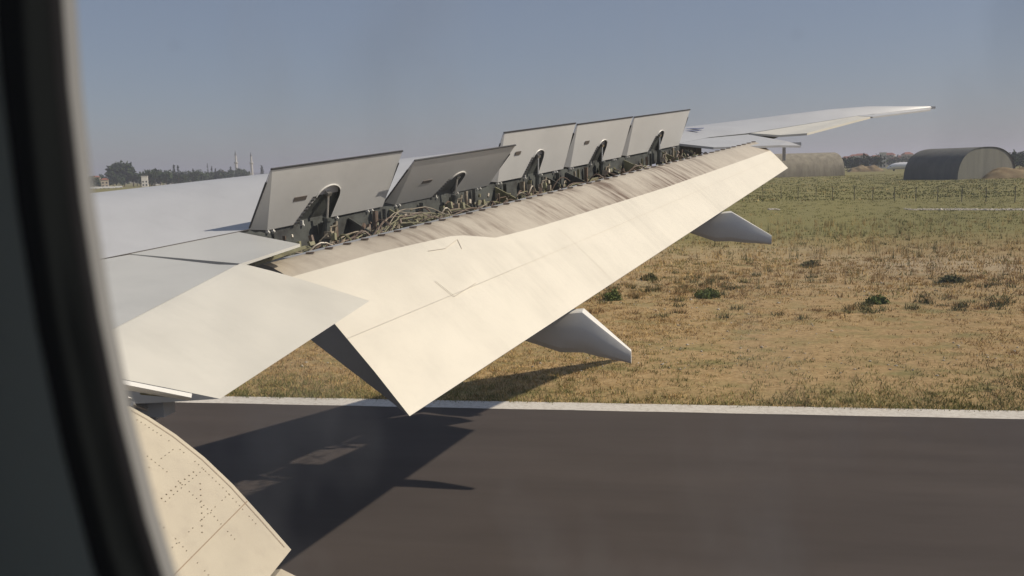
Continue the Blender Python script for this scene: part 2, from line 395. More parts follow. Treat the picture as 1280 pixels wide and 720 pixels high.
# a small triangular step mark on the inboard part of the flap
b = MB()
def flapline(pts, wd=.012):
    b = MB()
    for (s0, v0), (s1, v1) in zip(pts, pts[1:]):
        a = flap_pt(s0, v0) + Nf * .006; c = flap_pt(s1, v1) + Nf * .006; d = (c - a); l = d.length; d.normalize(); b.box((a + c) / 2, (l, wd, .003), (d, Nf.cross(d), Nf))
    b.build('step_mark', M['seam_l'], flap_o)
flapline([(.145, .30), (.165, .32), (.19, .28)], .01); flapline([(.19, .28), (.182, .36)], .008); flapline([(.12, .50), (.125, .62), (.16, .60)], .006)


# --- spoilers
SEG = [(10.0, 11.98, 56, .86), (12.06, 14.14, 43, .84), (14.2, 16.1, 66, .84), (16.16, 17.98, 66, .81), (18.04, 20.3, 66, .80)]
def spoiler(k, y0, y1, ang, ch):
    root = empty('spoiler', H(y0)); root.parent = plane
    o0 = H(y0)
    a = R(ang); U = (PERP * math.cos(a) + Vector((0, 0, math.sin(a)))).normalized(); V = (H(y1) - H(y0)).normalized()
    L = (H(y1) - H(y0)).length; n = V.cross(U).normalized()
    if n.dot(PERP) < 0: n = -n                           # n: out of the underside, towards us
    def q(u, v, w=0): return V * u + U * v + n * w
    ch2 = ch * 1.0
    # upper skin with an arched cut-out for the actuator
    uc, hw, hh = L * (.47 if k == 0 else .55), (.21 if k == 0 else .165), (.60 if k == 0 else .54) * ch
    arch = [(uc + hw * 1.0, 0.0)] + [(uc + hw * math.cos(t) + .03, hh - hw * .9 + hw * .9 * math.sin(t)) for t in [R(10 * i) for i in range(0, 19)]] + [(uc - hw * 1.9, 0.0)]
    out = [(0, 0), (.0, 0)]
    bev = .22 if k == 0 else .17                          # the end rib slopes in to the body at the hinge
    th0, th1 = .075, .012                                # thickness of the wedge
    def under(u, v):
        return th0 + (th1 - th0) * (v / ch2)
    outline = [(bev, .0)] + arch[::-1] + [(L, .0), (L - .0, ch2), (0.02, ch2)]
    # under face
    vs = [q(u, v, under(u, v)) for u, v in outline]; kf = len(vs)
    vs += [q(u, v, 0) for u, v in outline]
    vs += [q(-.0, 0, .0)]
    fs = [tuple(range(kf)), tuple(range(kf, 2 * kf))[::-1]] + [(i, i + kf, (i + 1) % kf + kf, (i + 1) % kf) for i in range(kf - 1)]
    fs += [(kf - 1, 0, 2 * kf), (kf - 1, 2 * kf, 2 * kf - 1), (0, kf, 2 * kf)]
    mi = [0, 1] + [2 if 0 < i < kf - 4 else 0 for i in range(kf - 1)] + [0, 1, 0]
    mi[-4 - 0] = mi[-4]
    body = mesh('spoiler_body', vs, fs, [M['spoiler'], M['spoiler_top'], M['bay']], root, False, mi)
    # upper skin, full width, with the dark seal along its free edge and both ends
    slab('upper_skin', [q(0, 0, -.012), q(L, 0, -.012), q(L, ch2 + .02, -.002), q(0, ch2 + .02, -.002)], .012, M['spoiler_top'], root, -n)
    b = MB().box(q(L / 2, ch2 + .012, .010), (L + .004, .016, .022), (V, U, n)).build('edge_seal', M['rubber'], root)
    e0 = MB().tube([q(L + .006, .02, .05), q(L + .006, ch2 * .80, .022)], .014, 5); e0.build('end_seal', M['rubber'], root)
    b = MB().tube([q(-.004, .03, .005), q(-.004, ch2 * .8, .008)], .012, 5).build('end_seal', M['rubber'], root)
    slab('cutout_shade_plate', [q(u, v, .004) for u, v in arch], .003, M['bay'], root, n)  # dark plate standing in for the dim depth of the cut-out
    # rim of the cut-out: bright lip over the arch, toothed along its forward side
    b = MB(); b.tube([q(u, v, under(u, v) + .006) for u, v in arch[4:19]], .009, 5); b.build('arch_rim', M['fitting'], root, True)
    b = MB()
    for i in range(9):
        v = .02 + i * hh * .085; b.box(q(uc + .03 - hw * (1.98 - .105 * i), v, under(0, v) + .006), (.045, .016, .02), (V, U, n))
    b.build('arch_teeth', M['rubber'], root)
    # access plate
    if k != 4:
        c = q(L * (.27 if k == 0 else .25), ch * (.45 if k < 2 else .55), 0); 
        MB().box(c + n * (under(0, ch * .45) + .003), (.20 if k < 2 else .15, .062, .008), (V, U, n)).build('access_plate', paint_plate, root)
    # hinge fittings in pairs
    me = None
    for u in (bev + .02, bev + .10, uc - hw - .05, uc + hw + .12, L - .28, L - .20):
        if me is None:
            o = MB().box((0, 0, 0), (.035, .03, .06)).tube([(-.03, 0, -.03), (.03, 0, -.03)], .014, 6).build('hinge_fitting', M['fitting'], root); me = o.data
        else: o = link('hinge_fitting', me, root)
        o.location = q(u, -.012, .055)
    # actuator: body low in the bay, bright rod up into the arch
    foot = q(uc + .02, 0, 0) + PERP * .16 + Vector((0, 0, -.36)); head = q(uc + .04, hh * .72, .03)
    MB().tube([foot, foot.lerp(head, .5)], [.055, .048], 10).tube([foot.lerp(head, .46), foot.lerp(head, .52)], .062, 10).box(foot, (.15, .12, .13)).build('actuator_cylinder', M['bay'], root, False)
    MB().tube([foot.lerp(head, .5), head], .017, 8).box(head, (.07, .05, .06), (V, U, n)).build('actuator_rod', M['steel'], root)
    fr = foot + Vector((.06, -.02, .12))
    MB().box(fr, (.10, .10, .09)).tube([fr + Vector((0, 0, -.1)), fr + Vector((.02, .02, .1)), fr + Vector((.1, .05, .12))], .018, 6).tube([fr + V * .1, fr + V * .1 + Vector((.03, 0, .16))], .02, 6).build('actuator_valve', M['pipe'], root)
    return root
paint_plate = N('access_plate_brown', .6).col((.13, .11, .095)).m
for i, a in enumerate(SEG): spoiler(i, *a)

# --- the open bay below the raised spoilers: rear spar, ribs, clutter of lines
def rear_spar():
    rows = [[H(Y, .03, -.045), H(Y, .05, -.44 + (.12 if 15.5 < Y < 17.3 or 18.1 < Y < 19.5 else 0))] for Y in np.linspace(9.2, 21.4, 60)]
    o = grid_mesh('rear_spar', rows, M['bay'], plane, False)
    for Y in np.sort(rng.uniform(9.4, 21.2, 40)):
        a = H(Y, .05); MB().box(a + PERP * .05 + Vector((0, 0, random.uniform(-.26, -.20))), (random.uniform(.03, .09), random.uniform(.01, .035), random.uniform(.2, .36)), (PERP, Vector((.4548, .8906, 0)), UPV)).build('spar_stiffener', (M['primer'], M['bay'], M['pipe_d'], M['bay'], M['pipe'])[int(Y * 7) % 5], o)
rear_spar()
def rib(Y, l=.62):
    a = H(Y, .05); pts = [a + Vector((0, 0, -.10)), a + Vector((0, 0, -.42)), a + PERP * l + Vector((0, 0, -.47)), a + PERP * l * .95 + Vector((0, 0, -.36)), a + PERP * l * .45 + Vector((0, 0, -.22))]
    d = Vector((.4548, .8906, 0)) * .012
    vs = [p + d for p in pts] + [p - d for p in pts]; k = 5
    mesh('bay_rib', vs, [tuple(range(k)), tuple(range(k, 2 * k))[::-1]] + [(i, i + k, (i + 1) % k + k, (i + 1) % k) for i in range(k)], M['primer' if random.random() < .4 else 'bay'], plane)
for Y in (10.1, 11.4, 12.1, 13.3, 14.3, 15.6, 16.2, 17.3, 18.1, 19.6, 20.4): rib(Y)
def cove():                                              # lower cove panel closing most of the bay floor
    for (y0, y1, e) in ((9.2, 15.5, .93), (17.3, 18.1, .93), (19.6, 21.4, .93)):
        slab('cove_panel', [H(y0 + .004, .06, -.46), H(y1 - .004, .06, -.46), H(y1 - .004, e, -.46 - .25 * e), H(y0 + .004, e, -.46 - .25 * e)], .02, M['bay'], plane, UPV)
cove()
bw = (Lin - H(Lin.y)).length
def bay_pt(Y, f, z):                                     # f 0 at the spar, 1 at the flap nose
    return H(Y) + PERP * (.08 + f * .78) + Vector((0, 0, z))
def run(Y0, Y1, f0, f1, z0, z1, wob, r, n=10):
    pts = []; ph = random.random() * 6
    for i in range(n + 1):
        q = i / n
        pts.append(bay_pt(Y0 + (Y1 - Y0) * q, f0 + (f1 - f0) * q + wob * .4 * math.sin(q * 7 + ph), z0 + (z1 - z0) * q + wob * .30 * math.sin(q * 5 + ph * 2)))
    return pts
b1, b2, b3 = MB(), MB(), MB()
for i in range(9):                                       # long runs
    y = 10 + i * 1.18
    if i in (5, 7): continue
    for t in range(3): random.choice((b1, b2, b3)).tube(run(y, y + 1.5, .25 + .2 * t, .35 + .2 * t, -.34 + .02 * t, -.36, .28, .009), .010, 5)
for i in range(330):                                     # short hoses, links, rods
    y = random.uniform(10.3, 20.2)
    if 15.4 < y < 17.2 or 17.9 < y < 19.4: y += random.choice((-1.6, 1.5)) if random.random() < .85 else 0
    l = random.uniform(-.1, .5); f = random.uniform(.2, .95); h = random.uniform(-.02, .16)
    z0 = -.44 + .16 * random.random() * (1.2 - f); a = bay_pt(y, f, z0); c = bay_pt(y + l, min(1, max(.05, f + random.uniform(-.4, .4))), z0 + random.uniform(-.10, .12))
    if i % 2: pts = [a.lerp(c, q) + Vector((0, 0, h * math.sin(math.pi * q))) for q in [j / 6 for j in range(7)]]
    else: k1 = a.lerp(c, random.uniform(.2, .7)) + Vector((random.uniform(-.05, .05), random.uniform(-.05, .05), random.uniform(-.04, .14))); pts = [a, k1, c]
    random.choice((b1, b2, b3, b3)).tube(pts, random.uniform(.006, .015), 5)
for i in range(7):                                       # the bundle that arches between the first two spoilers
    a = bay_pt(11.30 + random.uniform(-.1, .25), random.uniform(.6, 1.0), -.40); c = bay_pt(12.5 + random.uniform(0, .75), random.uniform(.5, .95), -.38); hh_ = random.uniform(.14, .34); sk_ = random.uniform(.6, 1.1)
    pts = [a.lerp(c, q) + PERP * (-.2 * math.sin(math.pi * q)) + Vector((0, 0, hh_ * math.sin(math.pi * q ** sk_) + .02 * math.sin(q * 19 + i))) for q in [j / 13 for j in range(14)]]
    random.choice((b1, b3, b3, b2)).tube(pts, random.uniform(.006, .011), 6)
for i in range(240):                                      # brackets, nuts, valves
    y = random.uniform(10.2, 20.3); c = bay_pt(y, random.uniform(.05, .8), random.uniform(-.46, -.16)); y_ = y; s = random.uniform(.02, .07)
    if 15.6 < y < 17.1 or 18.2 < y < 19.3: continue
    ax = Matrix.Rotation(random.random() * 3, 3, Vector((random.random(), random.random(), 1)).normalized()); ax = tuple(ax.row[i].copy() for i in range(3))
    random.choice((b1, b2, b3, b2)).box(c, (s, s * .6, s * 1.4), ax)
o = b1.build('hydraulic_hoses', M['pipe'], plane, True); tag(o, kind='stuff')
o = b2.build('bay_hardware', M['primer'], plane); tag(o, kind='stuff')
o = b3.build('dark_hoses', M['pipe_d'], plane, True); tag(o, kind='stuff')
# bright shaft ends running along the flap nose
for (y0, y1) in ((13.6, 14.3), (15.0, 16.3), (17.2, 17.9), (19.6, 20.3)):
    MB().tube([bay_pt(y0, .93, -.40), bay_pt(y1, .90, -.36)], .022, 7).build('drive_shaft', M['pipe'], plane, True)
# ribbed green edge where the bay closes inboard
e = [P(302, 330, 9.0), P(378, 307, 9.45)]
MB().tube([P(318, 331, 9.0), P(382, 309, 9.5)], .022, 5).build('bay_edge_strip', M['primer'], plane)
me = None
for i in range(9):
    q = i / 8; p = P(314, 327, 9.05).lerp(P(374, 308, 9.5), q)
    if me is None: o = MB().box((0, 0, 0), (.03, .05, .12)).build('bay_edge_clip', M['primer'], plane); me = o.data
    else: o = link('bay_edge_clip', me, plane)
    o.location = p

# --- flap track fairings
def fairing(root_pt, tip, back, w0, h0, fwd=2.6):
    # loft along the axis from forward nose to tail tip; canoe shape, flat-sided tail
    ax = (tip - root_pt); secs = []
    prof = [(-fwd, .05, .05, 0), (-fwd * .8, .6, .5, 0), (-fwd * .45, .95, .85, 0), (-.3, 1, .95, 0), (0, .92, 1, 0), (.3, .80, .80, 0), (.6, .62, .58, 0), (.85, .46, .40, 0), (1.0, .36, .30, 0)]
    rows = []
    for t, ws, hs, _ in prof:
        c = root_pt + ax * t if t >= 0 else root_pt + Vector((t, -t * .05, -t * .24 - (.10 if t < -.1 else 0)))
        wv, hv = w0 * ws / 2, h0 * hs
        top = .12 * hv if t < 0 else .0
        rows.append([c + Vector((0, sy * wv * a, -hv * zf)) for sy, a, zf in ((1, .62, 0), (-1, .62, 0), (-1, .72, .03), (-1, .95, .35), (-1, 1, .62), (-1, .80, .86), (-1, .4, 1), (1, .4, 1), (1, .80, .86), (1, 1, .62), (1, .95, .35), (1, .72, .03))])
    return grid_mesh('flap_track_fairing', rows, M['fairing'], plane, True, None, True, True)
r1 = P(729, 387, 11.42); fairing(r1, P(789, 438, 11.25), 1, .40, .56)
r2 = P(914, 264, 17.05); fairing(r2, P(964, 294, 16.85), 1, .42, .56, 1.7)

# --- inboard flap (main and aft segment), riveted
def inboard_flap():
    Yo = 4.2; p0 = P(163, 508, Yo); p1 = P(364, 687, Yo)
    rows = []; ctrl = [(0, 0), (.10, .035), (.25, .07), (.42, .085), (.6, .075), (.8, .04), (1, 0)]
    d = p1 - p0; nn = Vector((-d.z, 0, d.x)).normalized()
    for Y in (Yo, 3.6, 3.0, 2.2, 1.4, .6):
        sh = Vector((0, Y - Yo, (Y - Yo) * .09))
        row = [p0 + d * t + nn * (h * 1.25 * d.length * .55) + sh for t, h in ctrl]
        row += [p1 + sh - nn * .012] + [p0 + d * t - nn * .12 * math.sin(math.pi * t ** .5) * 1.1 + sh for t in (.8, .5, .25, .08)]
        row += [p0 - d.normalized() * .07 - nn * .05 + sh]
        rows.append(row)
    o = grid_mesh('inboard_flap', rows, [M['inflap'], M['under']], plane, True, lambda i, j: 0 if j < 6 or j > 10 else 1, True, 1)
    def sp(t, Y):
        for (a, ha), (c, hc) in zip(ctrl, ctrl[1:]):
            if t <= c: h = ha + (hc - ha) * (t - a) / (c - a); break
        return p0 + d * t + nn * (h * 1.25 * d.length * .55 + .004) + Vector((0, Y - Yo, (Y - Yo) * .09))
    rb = MB(); random.seed(3)
    def row_(t0, y0, t1, y1, n, r=.0021, miss=.3):
        for i in range(n):
            if random.random() < miss: continue
            q = i / (n - 1); c = sp(t0 + (t1 - t0) * q, y0 + (y1 - y0) * q); rb.box(c, (r * 2, r * 2, .004), (d.normalized(), Vector((0, 1, 0)), nn))
    for t in (.30, .46, .62): row_(t, 4.12, t, 3.2, 26)
    for Y in (4.12, 3.92, 3.62): row_(.08, Y, .80, Y, 34, miss=.3)
    row_(.44, 4.05, .44, 3.75, 8, .0034, 0); row_(.5, 4.02, .66, 3.78, 9, .0032, .1)
    tag(rb.build('rivet_rows', M['rivet'], o), kind='stuff')
    for t in (.70,):
        rr = [[sp(t, Y), sp(t + .004, Y)] for Y in (4.19, 3.9, 3.6, 3.2, 2.6, 2.0)]
        grid_mesh('panel_seam', rr, M['rivet_seam'], o, False)
    rr = [[sp(t, 4.17), sp(t, 4.166)] for t in (.02, .1, .25, .42, .6, .8, .97)]; grid_mesh('panel_seam', rr, M['rivet_seam'], o, False)
    # aft segment
    q0 = p1 + Vector((-.10, 0, -.10)); q1 = q0 + Vector((.42, 0, -.50)); d2 = q1 - q0; n2 = Vector((-d2.z, 0, d2.x)).normalized(); rows = []
    for Y in (4.16, 3.0, 1.8, .6):
        sh = Vector((0, Y - Yo, (Y - Yo) * .09))
        rows.append([q0 + sh + d2 * t + n2 * h for t, h in ((0, 0), (.04, .05), (.2, .10), (.45, .11), (.75, .06), (1, 0))] + [q1 + sh - n2 * .01, q0 + sh + d2 * .4 - n2 * .05, q0 + sh - n2 * .04])
    grid_mesh('inboard_aft_flap', rows, [M['inflap'], M['under']], plane, True, lambda i, j: 0 if j < 5 else 1, True, 1)
M['rivet_seam'] = N('rust_seam', .8).col((.30, .22, .15)).m
inboard_flap()

# --- fuselage side, cabin and window
WY0, WY1 = .055, .181                                     # inner lining and outer skin
def rrect(cx, cz, a, b, Y, n=64):                          # the window outline, a tall superellipse
    pts = []
    for i in range(n):
        t = math.tau * i / n; c, q = math.cos(t), math.sin(t)
        pts.append(Vector((cx + a * math.copysign(abs(c), c), Y, cz + b * math.copysign(abs(q), q))))
    return pts
WCX, WCZ = .0, .02
def window(cx):
    root = empty('cabin_window', (0, 0, 0)); root.parent = plane
    def rings(name, specs, mat, smooth=True):
        return grid_mesh(name, [rrect(cx, WCZ, *s) for s in specs], M[mat], root, smooth, None, True)
    return root, rings
holes = []
def windows():
    for cx in (WCX, WCX - .533, WCX + .533):
        root, rings = window(cx)
        a, b = .1244, .25
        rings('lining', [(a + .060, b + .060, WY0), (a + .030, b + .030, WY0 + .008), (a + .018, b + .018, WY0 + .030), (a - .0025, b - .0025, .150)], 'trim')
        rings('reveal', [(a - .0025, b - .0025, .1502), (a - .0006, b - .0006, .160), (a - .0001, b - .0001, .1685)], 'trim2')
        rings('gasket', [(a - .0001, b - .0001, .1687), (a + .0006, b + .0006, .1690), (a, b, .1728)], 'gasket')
        rings('outer_bezel', [(a, b, .1730), (a + .0012, b + .0012, .177), (a + .0025, b + .0025, WY1)], 'bezel')
        p0 = rrect(cx, WCZ, a + .0004, b + .0004, .1692); p1 = rrect(cx, WCZ, a + .0004, b + .0004, .1726); k = len(p0)
        mesh('pane', p0 + p1, [tuple(range(k)), tuple(range(k, 2 * k))[::-1]] + [(i, i + k, (i + 1) % k + k, (i + 1) % k) for i in range(k)], M['pane'], root)
        holes.append((cx, a, b))
def specks():
    for x, y in ((218, 57), (996, 43), (640, -60)):
        MB().box(P(x, y, .1688), (.00042, .0002, .00034)).build('dust_speck', M['seam'], bpy.data.objects['cabin_window'])
def pane_mat():                                          # clear acrylic whose dust and smears scatter a little light
    k = N('dusty_window_acrylic'); k.t.nodes.remove(k.b)
    a = k.noise(k.pos((1, 1, .45), (0, R(20), 0)), 19, 4, .6); c = k.ramp(a, [(.5, 0), (.80, 1)])
    v = k.n('VolumePrincipled'); v.inputs['Color'].default_value = (.9, .9, .9, 1); v.inputs['Anisotropy'].default_value = .3
    k.set(v.inputs['Density'], k.math('ADD', k.math('MULTIPLY', c, 110.0), 8.0)); out = k.t.nodes['Material Output']; k.set(out.inputs['Volume'], v.outputs[0]); return k.m
M['pane'] = pane_mat()
windows(); specks()
def wall(name, Y, extra, mat):                           # a flat wall panel with the window holes cut out, column by column
    vs, fs = [], []; 
    def strip(x0, x1, ring):                             # panel x0..x1, z -.6..+.6 around one rounded hole
        n0 = len(vs); k = len(ring); cx = (x0 + x1) / 2
        outer = []
        for p in ring:
            dx, dz = p.x - cx, p.z - WCZ; sx = ((x1 - x0) / 2) / abs(dx) if abs(dx) > 1e-6 else 1e9; sz = .6 / abs(dz) if abs(dz) > 1e-6 else 1e9; s = min(sx, sz)
            outer.append(Vector((cx + dx * s, Y, WCZ + dz * s)))
        vs.extend(ring); vs.extend(outer)
        for i in range(k): j = (i + 1) % k; fs.append((n0 + i, n0 + j, n0 + k + j, n0 + k + i))
        # corner fillers
        for sx in (-1, 1):
            for sz in (-1, 1):
                c = Vector((cx + sx * (x1 - x0) / 2, Y, WCZ + sz * .6)); best = sorted(range(k), key=lambda i: (outer[i] - c).length)
                on_x = min((i for i in range(k) if abs(outer[i].x - c.x) < 1e-5 and (outer[i].z - WCZ) * sz > 0), key=lambda i: (outer[i] - c).length, default=None)
                on_z = min((i for i in range(k) if abs(outer[i].z - c.z) < 1e-5 and (outer[i].x - cx) * sx > 0), key=lambda i: (outer[i] - c).length, default=None)
                if on_x is not None and on_z is not None: vs.append(c); fs.append((n0 + k + on_x, n0 + k + on_z, len(vs) - 1))
    for cx, ha, hb in sorted(holes): strip(cx - .2665, cx + .2665, rrect(cx, WCZ, ha + extra, hb + extra, Y))
    lo, hi = min(h[0] for h in holes) - .2665, max(h[0] for h in holes) + .2665
    for (x0, x1) in ((-26, lo), (hi, 22)):
        n0 = len(vs); vs.extend([Vector((x0, Y, WCZ - .6)), Vector((x1, Y, WCZ - .6)), Vector((x1, Y, WCZ + .6)), Vector((x0, Y, WCZ + .6))]); fs.append((n0, n0 + 1, n0 + 2, n0 + 3))
    return mesh(name, vs, fs, M[mat], plane)
wall('cabin_wall', WY0, .060, 'trim'); wall('fuselage_side', WY1, .0025, 'skin')
def fuselage():                                          # rest of the hull round the cabin, and a closed dark cabin inside it
    rad = 3.1; cy, cz = WY1 - math.sqrt(rad * rad - .6 ** 2), WCZ; a0 = math.asin(.6 / rad)
    rows = [[Vector((x, cy + rad * math.cos(a0 + (math.tau - 2 * a0) * i / 40), cz + rad * math.sin(a0 + (math.tau - 2 * a0) * i / 40))) for i in range(41)] for x in (-26, 22)]
    grid_mesh('fuselage_hull', rows, M['skin'], plane)
    x0, x1, y0, y1, z0, z1 = -1.6, 1.6, -2.2, WY0, WCZ - .6, WCZ + .6
    v = [(x0, y0, z0), (x1, y0, z0), (x1, y1, z0), (x0, y1, z0), (x0, y0, z1), (x1, y0, z1), (x1, y1, z1), (x0, y1, z1)]
    mesh('cabin_lining', v, [(0, 1, 2, 3), (4, 7, 6, 5), (0, 4, 5, 1), (0, 3, 7, 4), (1, 5, 6, 2)], M['trim'], plane)
fuselage()

#__BG__
# ================================================================== BACKGROUND
# --- vegetation on the airfield
def blades(name, X, Y, hgt, wid, mats, mi, lean=.35, per=7, spread=.09, z=G0 - .03, kind='stuff'):
    n = len(X); k = n * per
    bx = np.repeat(X, per) + rng.normal(0, 1, k) * np.repeat(spread * np.ones(n) if np.isscalar(spread) else spread, per)
    by = np.repeat(Y, per) + rng.normal(0, 1, k) * np.repeat(spread * np.ones(n) if np.isscalar(spread) else spread, per)
    h = np.repeat(hgt, per) * rng.uniform(.55, 1.1, k); a = rng.uniform(0, math.tau, k); wv = np.repeat(wid, per) * rng.uniform(.7, 1.3, k)
    lx, ly = rng.normal(0, lean, k) * h, rng.normal(0, lean, k) * h
    v = np.zeros((k, 3, 3)); v[:, 0] = np.stack([bx - np.cos(a) * wv / 2, by - np.sin(a) * wv / 2, np.full(k, z)], 1)
    v[:, 1] = np.stack([bx + np.cos(a) * wv / 2, by + np.sin(a) * wv / 2, np.full(k, z)], 1)
    v[:, 2] = np.stack([bx + lx, by + ly, z + h], 1)
    o = raw_mesh(name, v.reshape(-1, 3), np.arange(3 * k).reshape(-1, 3), mats, np.repeat(mi, per))
    tag(o, kind=kind); return o
def scatter(n, y0, y1, power=1.0, keep=None):            # points in the wedge of ground that lies in view, with a margin
    y = y0 + (y1 - y0) * rng.random(n) ** power; x = y * rng.uniform(-.72, .46, n) + rng.normal(0, 1, n)
    if keep is not None: q = rng.random(n) < keep(x, y); x, y = x[q], y[q]
    return x, y
def clump(x, y, s, seed=0):                              # smooth 0..1 patchiness
    r = np.random.default_rng(seed); f = 0
    for i in range(6):
        a = r.uniform(0, math.tau); k = r.uniform(.5, 1.8) / s; f = f + np.sin((x * math.cos(a) * .6 + y * math.sin(a)) * k * 2 + r.uniform(0, 6))
    return .5 + f / 7
# short turf by the runway edge
x, y = scatter(26000, EDGE - .06, 60, 1.5, lambda x, y: np.clip(-.15 + 1.5 * clump(x, y, 3, 1), .08, 1) * np.where(y < EDGE, .35, 1))
nearf = np.clip((EDGE + 4.6 - y) / 4, 0, 1); gp = clump(x, y, 5, 2)
mi = np.where(rng.random(len(x)) < np.clip(nearf * .72 + np.clip(gp - .52, 0, 1) * 2.0 + np.clip((y - 50) / 60, 0, .5), .06, .9), 2, np.where(rng.random(len(x)) < .42, 1, 0))
blades('dry_grass', x, y, rng.uniform(.05, .13, len(x)) * (1 + nearf * .4), np.clip(.010 + y * .0004, 0, .05), [M['dry'], M['dry2'], M['grn']], mi, .5, 8, .10)
# coarser tussocks farther out
x, y = scatter(14000, 42, 150, 1.2, lambda x, y: np.clip(.2 + clump(x, y, 7, 3), 0, 1))
mi = np.where(rng.random(len(x)) < np.clip((y - 50) / 40, .12, .93), 2, np.where(rng.random(len(x)) < .4, 1, 0))
blades('grass_tussocks', x, y, rng.uniform(.10, .28, len(x)), np.full(len(x), .05), [M['dry'], M['dry2'], M['grn']], mi, .45, 8, .22)
x, y = scatter(12000, 150, 420, 1.1)
blades('far_grass', x, y, rng.uniform(.15, .35, len(x)), np.full(len(x), .22), [M['dry'], M['dry2'], M['grn']], np.where(rng.random(len(x)) < .9, 2, 0), .4, 6, .7)
# low dark weeds in the middle band
x, y = scatter(3600, 31, 66, 1.0, lambda x, y: np.clip(clump(x, y, 4, 5) * 1.6 - .55, 0, 1) * np.exp(-((y - 43) / 9) ** 2))
blades('low_weeds', x, y, rng.uniform(.12, .34, len(x)), np.full(len(x), .035), [M['weed'], M['dry2']], (rng.random(len(x)) < .45).astype(int), .55, 34, .16)
# tall thin weed stalks
x, y = scatter(3200, 46, 98, 1.0, lambda x, y: np.clip(.15 + clump(x, y, 6, 8) * .9, 0, 1) * np.clip((x / y + .25) * 2.4, .05, 1))
blades('weed_stalks', x, y, rng.uniform(.3, 1.05, len(x)), np.full(len(x), .022), [M['weed'], M['dry'], M['dry2']], rng.integers(0, 3, len(x)), .10, 9, .10)
# pale stones
def stones(name, x, y, s):
    n = len(x); dirs = np.array([(1, 0, 0), (-1, 0, 0), (0, 1, 0), (0, -1, 0), (0, 0, 1), (0, 0, -.6)])
    v = dirs[None] * (rng.uniform(.55, 1.2, (n, 6, 1)) * s[:, None, None]); v[:, :, 2] *= .6; v += np.stack([x, y, np.full(n, G0 - .02)], 1)[:, None] + rng.normal(0, .1, (n, 6, 3)) * s[:, None, None]
    t = np.array([(0, 2, 4), (2, 1, 4), (1, 3, 4), (3, 0, 4), (2, 0, 5), (1, 2, 5), (3, 1, 5), (0, 3, 5)]); T = (np.arange(n)[:, None, None] * 6 + t[None]).reshape(-1, 3)
    tag(raw_mesh(name, v.reshape(-1, 3), T, M['stone']), kind='stuff')
x, y = scatter(7000, EDGE + .6, 58, 1.0, lambda x, y: np.clip(clump(x, y, 3.5, 9) * 1.3 - .25, 0, 1) * np.where(y < EDGE + 3.5, .15, 1))
stones('scattered_stones', x, y, rng.gamma(2.0, .012, len(x)) + .006)
g0, g1 = PG(960, 261.5), PG(1285, 262); u = rng.random(5200); x = g0.x + (g1.x - g0.x) * u * 1.15; y = g0.y + (g1.y - g0.y) * u * 1.15 + rng.normal(0, .8, 5200); q = clump(x, x * 0, 5, 12) > .40
stones('gravel_strip', x[q], y[q], rng.gamma(2.0, .04, q.sum()) + .03)

ORD = ('first', 'second', 'third', 'fourth', 'fifth', 'sixth', 'seventh', 'eighth', 'ninth', 'tenth', 'eleventh', 'twelfth', 'thirteenth', 'fourteenth', 'fifteenth', 'sixteenth', 'seventeenth', 'eighteenth')
# --- bushes standing on the dry grass
def bush(p, r, h, label, cat='bush', mat='bush', n=900):
    c = rng.normal(0, 1, (n, 3)); c /= np.linalg.norm(c, axis=1)[:, None]; c *= rng.uniform(.5, 1.0, n)[:, None] * (1 + .25 * np.sin(c[:, :1] * 5 + c[:, 1:2] * 4))
    c[:, 2] = np.abs(c[:, 2]); c *= (r, r, h); s = .045 + .02 * rng.random(n)
    u = rng.normal(0, 1, (n, 3)); w_ = rng.normal(0, 1, (n, 3)); u /= np.linalg.norm(u, axis=1)[:, None]; w_ /= np.linalg.norm(w_, axis=1)[:, None]
    v = np.stack([c - u * s[:, None], c + u * s[:, None], c + w_ * s[:, None] * 1.6], 1).reshape(-1, 3)
    root = empty('bush', (p.x, p.y, G0 - .03)); tag(root, label, cat)
    raw_mesh('foliage', v, np.arange(3 * n).reshape(-1, 3), M[mat], None, root)
    b = MB()
    for i in range(7):
        a = i * .9; b.tube([(0, 0, 0), (math.cos(a) * r * .3, math.sin(a) * r * .3, h * .5), (math.cos(a) * r * .6, math.sin(a) * r * .6, h * .8)], .012, 4)
    b.build('stem', M['bark'], root)
bush(PG(886, 371), .58, .42, 'round green bush on dry grass beyond the outer flap fairing')
bush(PG(767, 374), .42, .40, 'small green bush low down close to the drooped flap trailing edge')
bush(PG(1097, 378), .46, .30, 'low green bush in the middle of the dry field, right of the round one')
bush(PG(1013, 332), .5, .30, 'dull olive bush among tall weed stalks in mid field', mat='weed')
bush(PG(1190, 352), .6, .34, 'dark olive bush at right in the weedy band of the field', mat='weed')
bush(PG(812, 349), .45, .3, 'dull olive bush left of the round green bush, near the flap', mat='weed')

# --- field fence
fence = empty('field_fence', (37, 146.5, G0)); tag(fence, 'thin wire fence on dark posts crossing the green field before the shelters', 'fence')
fd = (PG(1250, 253) - PG(1020, 250)); fd.z = 0; fd.normalize(); f0 = PG(1145, 251.5); f0.z = G0; me = None; tops = []
for i in range(-22, 17):
    p = f0 + fd * 3.5 * i + Vector((random.uniform(-.2, .2), random.uniform(-.1, .1), 0))
    if me is None: o = MB().box((0, 0, 1.05), (.09, .09, 2.2)).build('fence_post', M['post'], fence); me = o.data
    else: o = link('fence_post', me, fence)
    o.location = p - fence.location; tops.append(o.location.copy())
for z in (.5, 1.0, 1.5, 2.0): MB().tube([t + Vector((0, 0, z)) for t in tops], .008, 4).build('fence_wire', M['post'], fence)

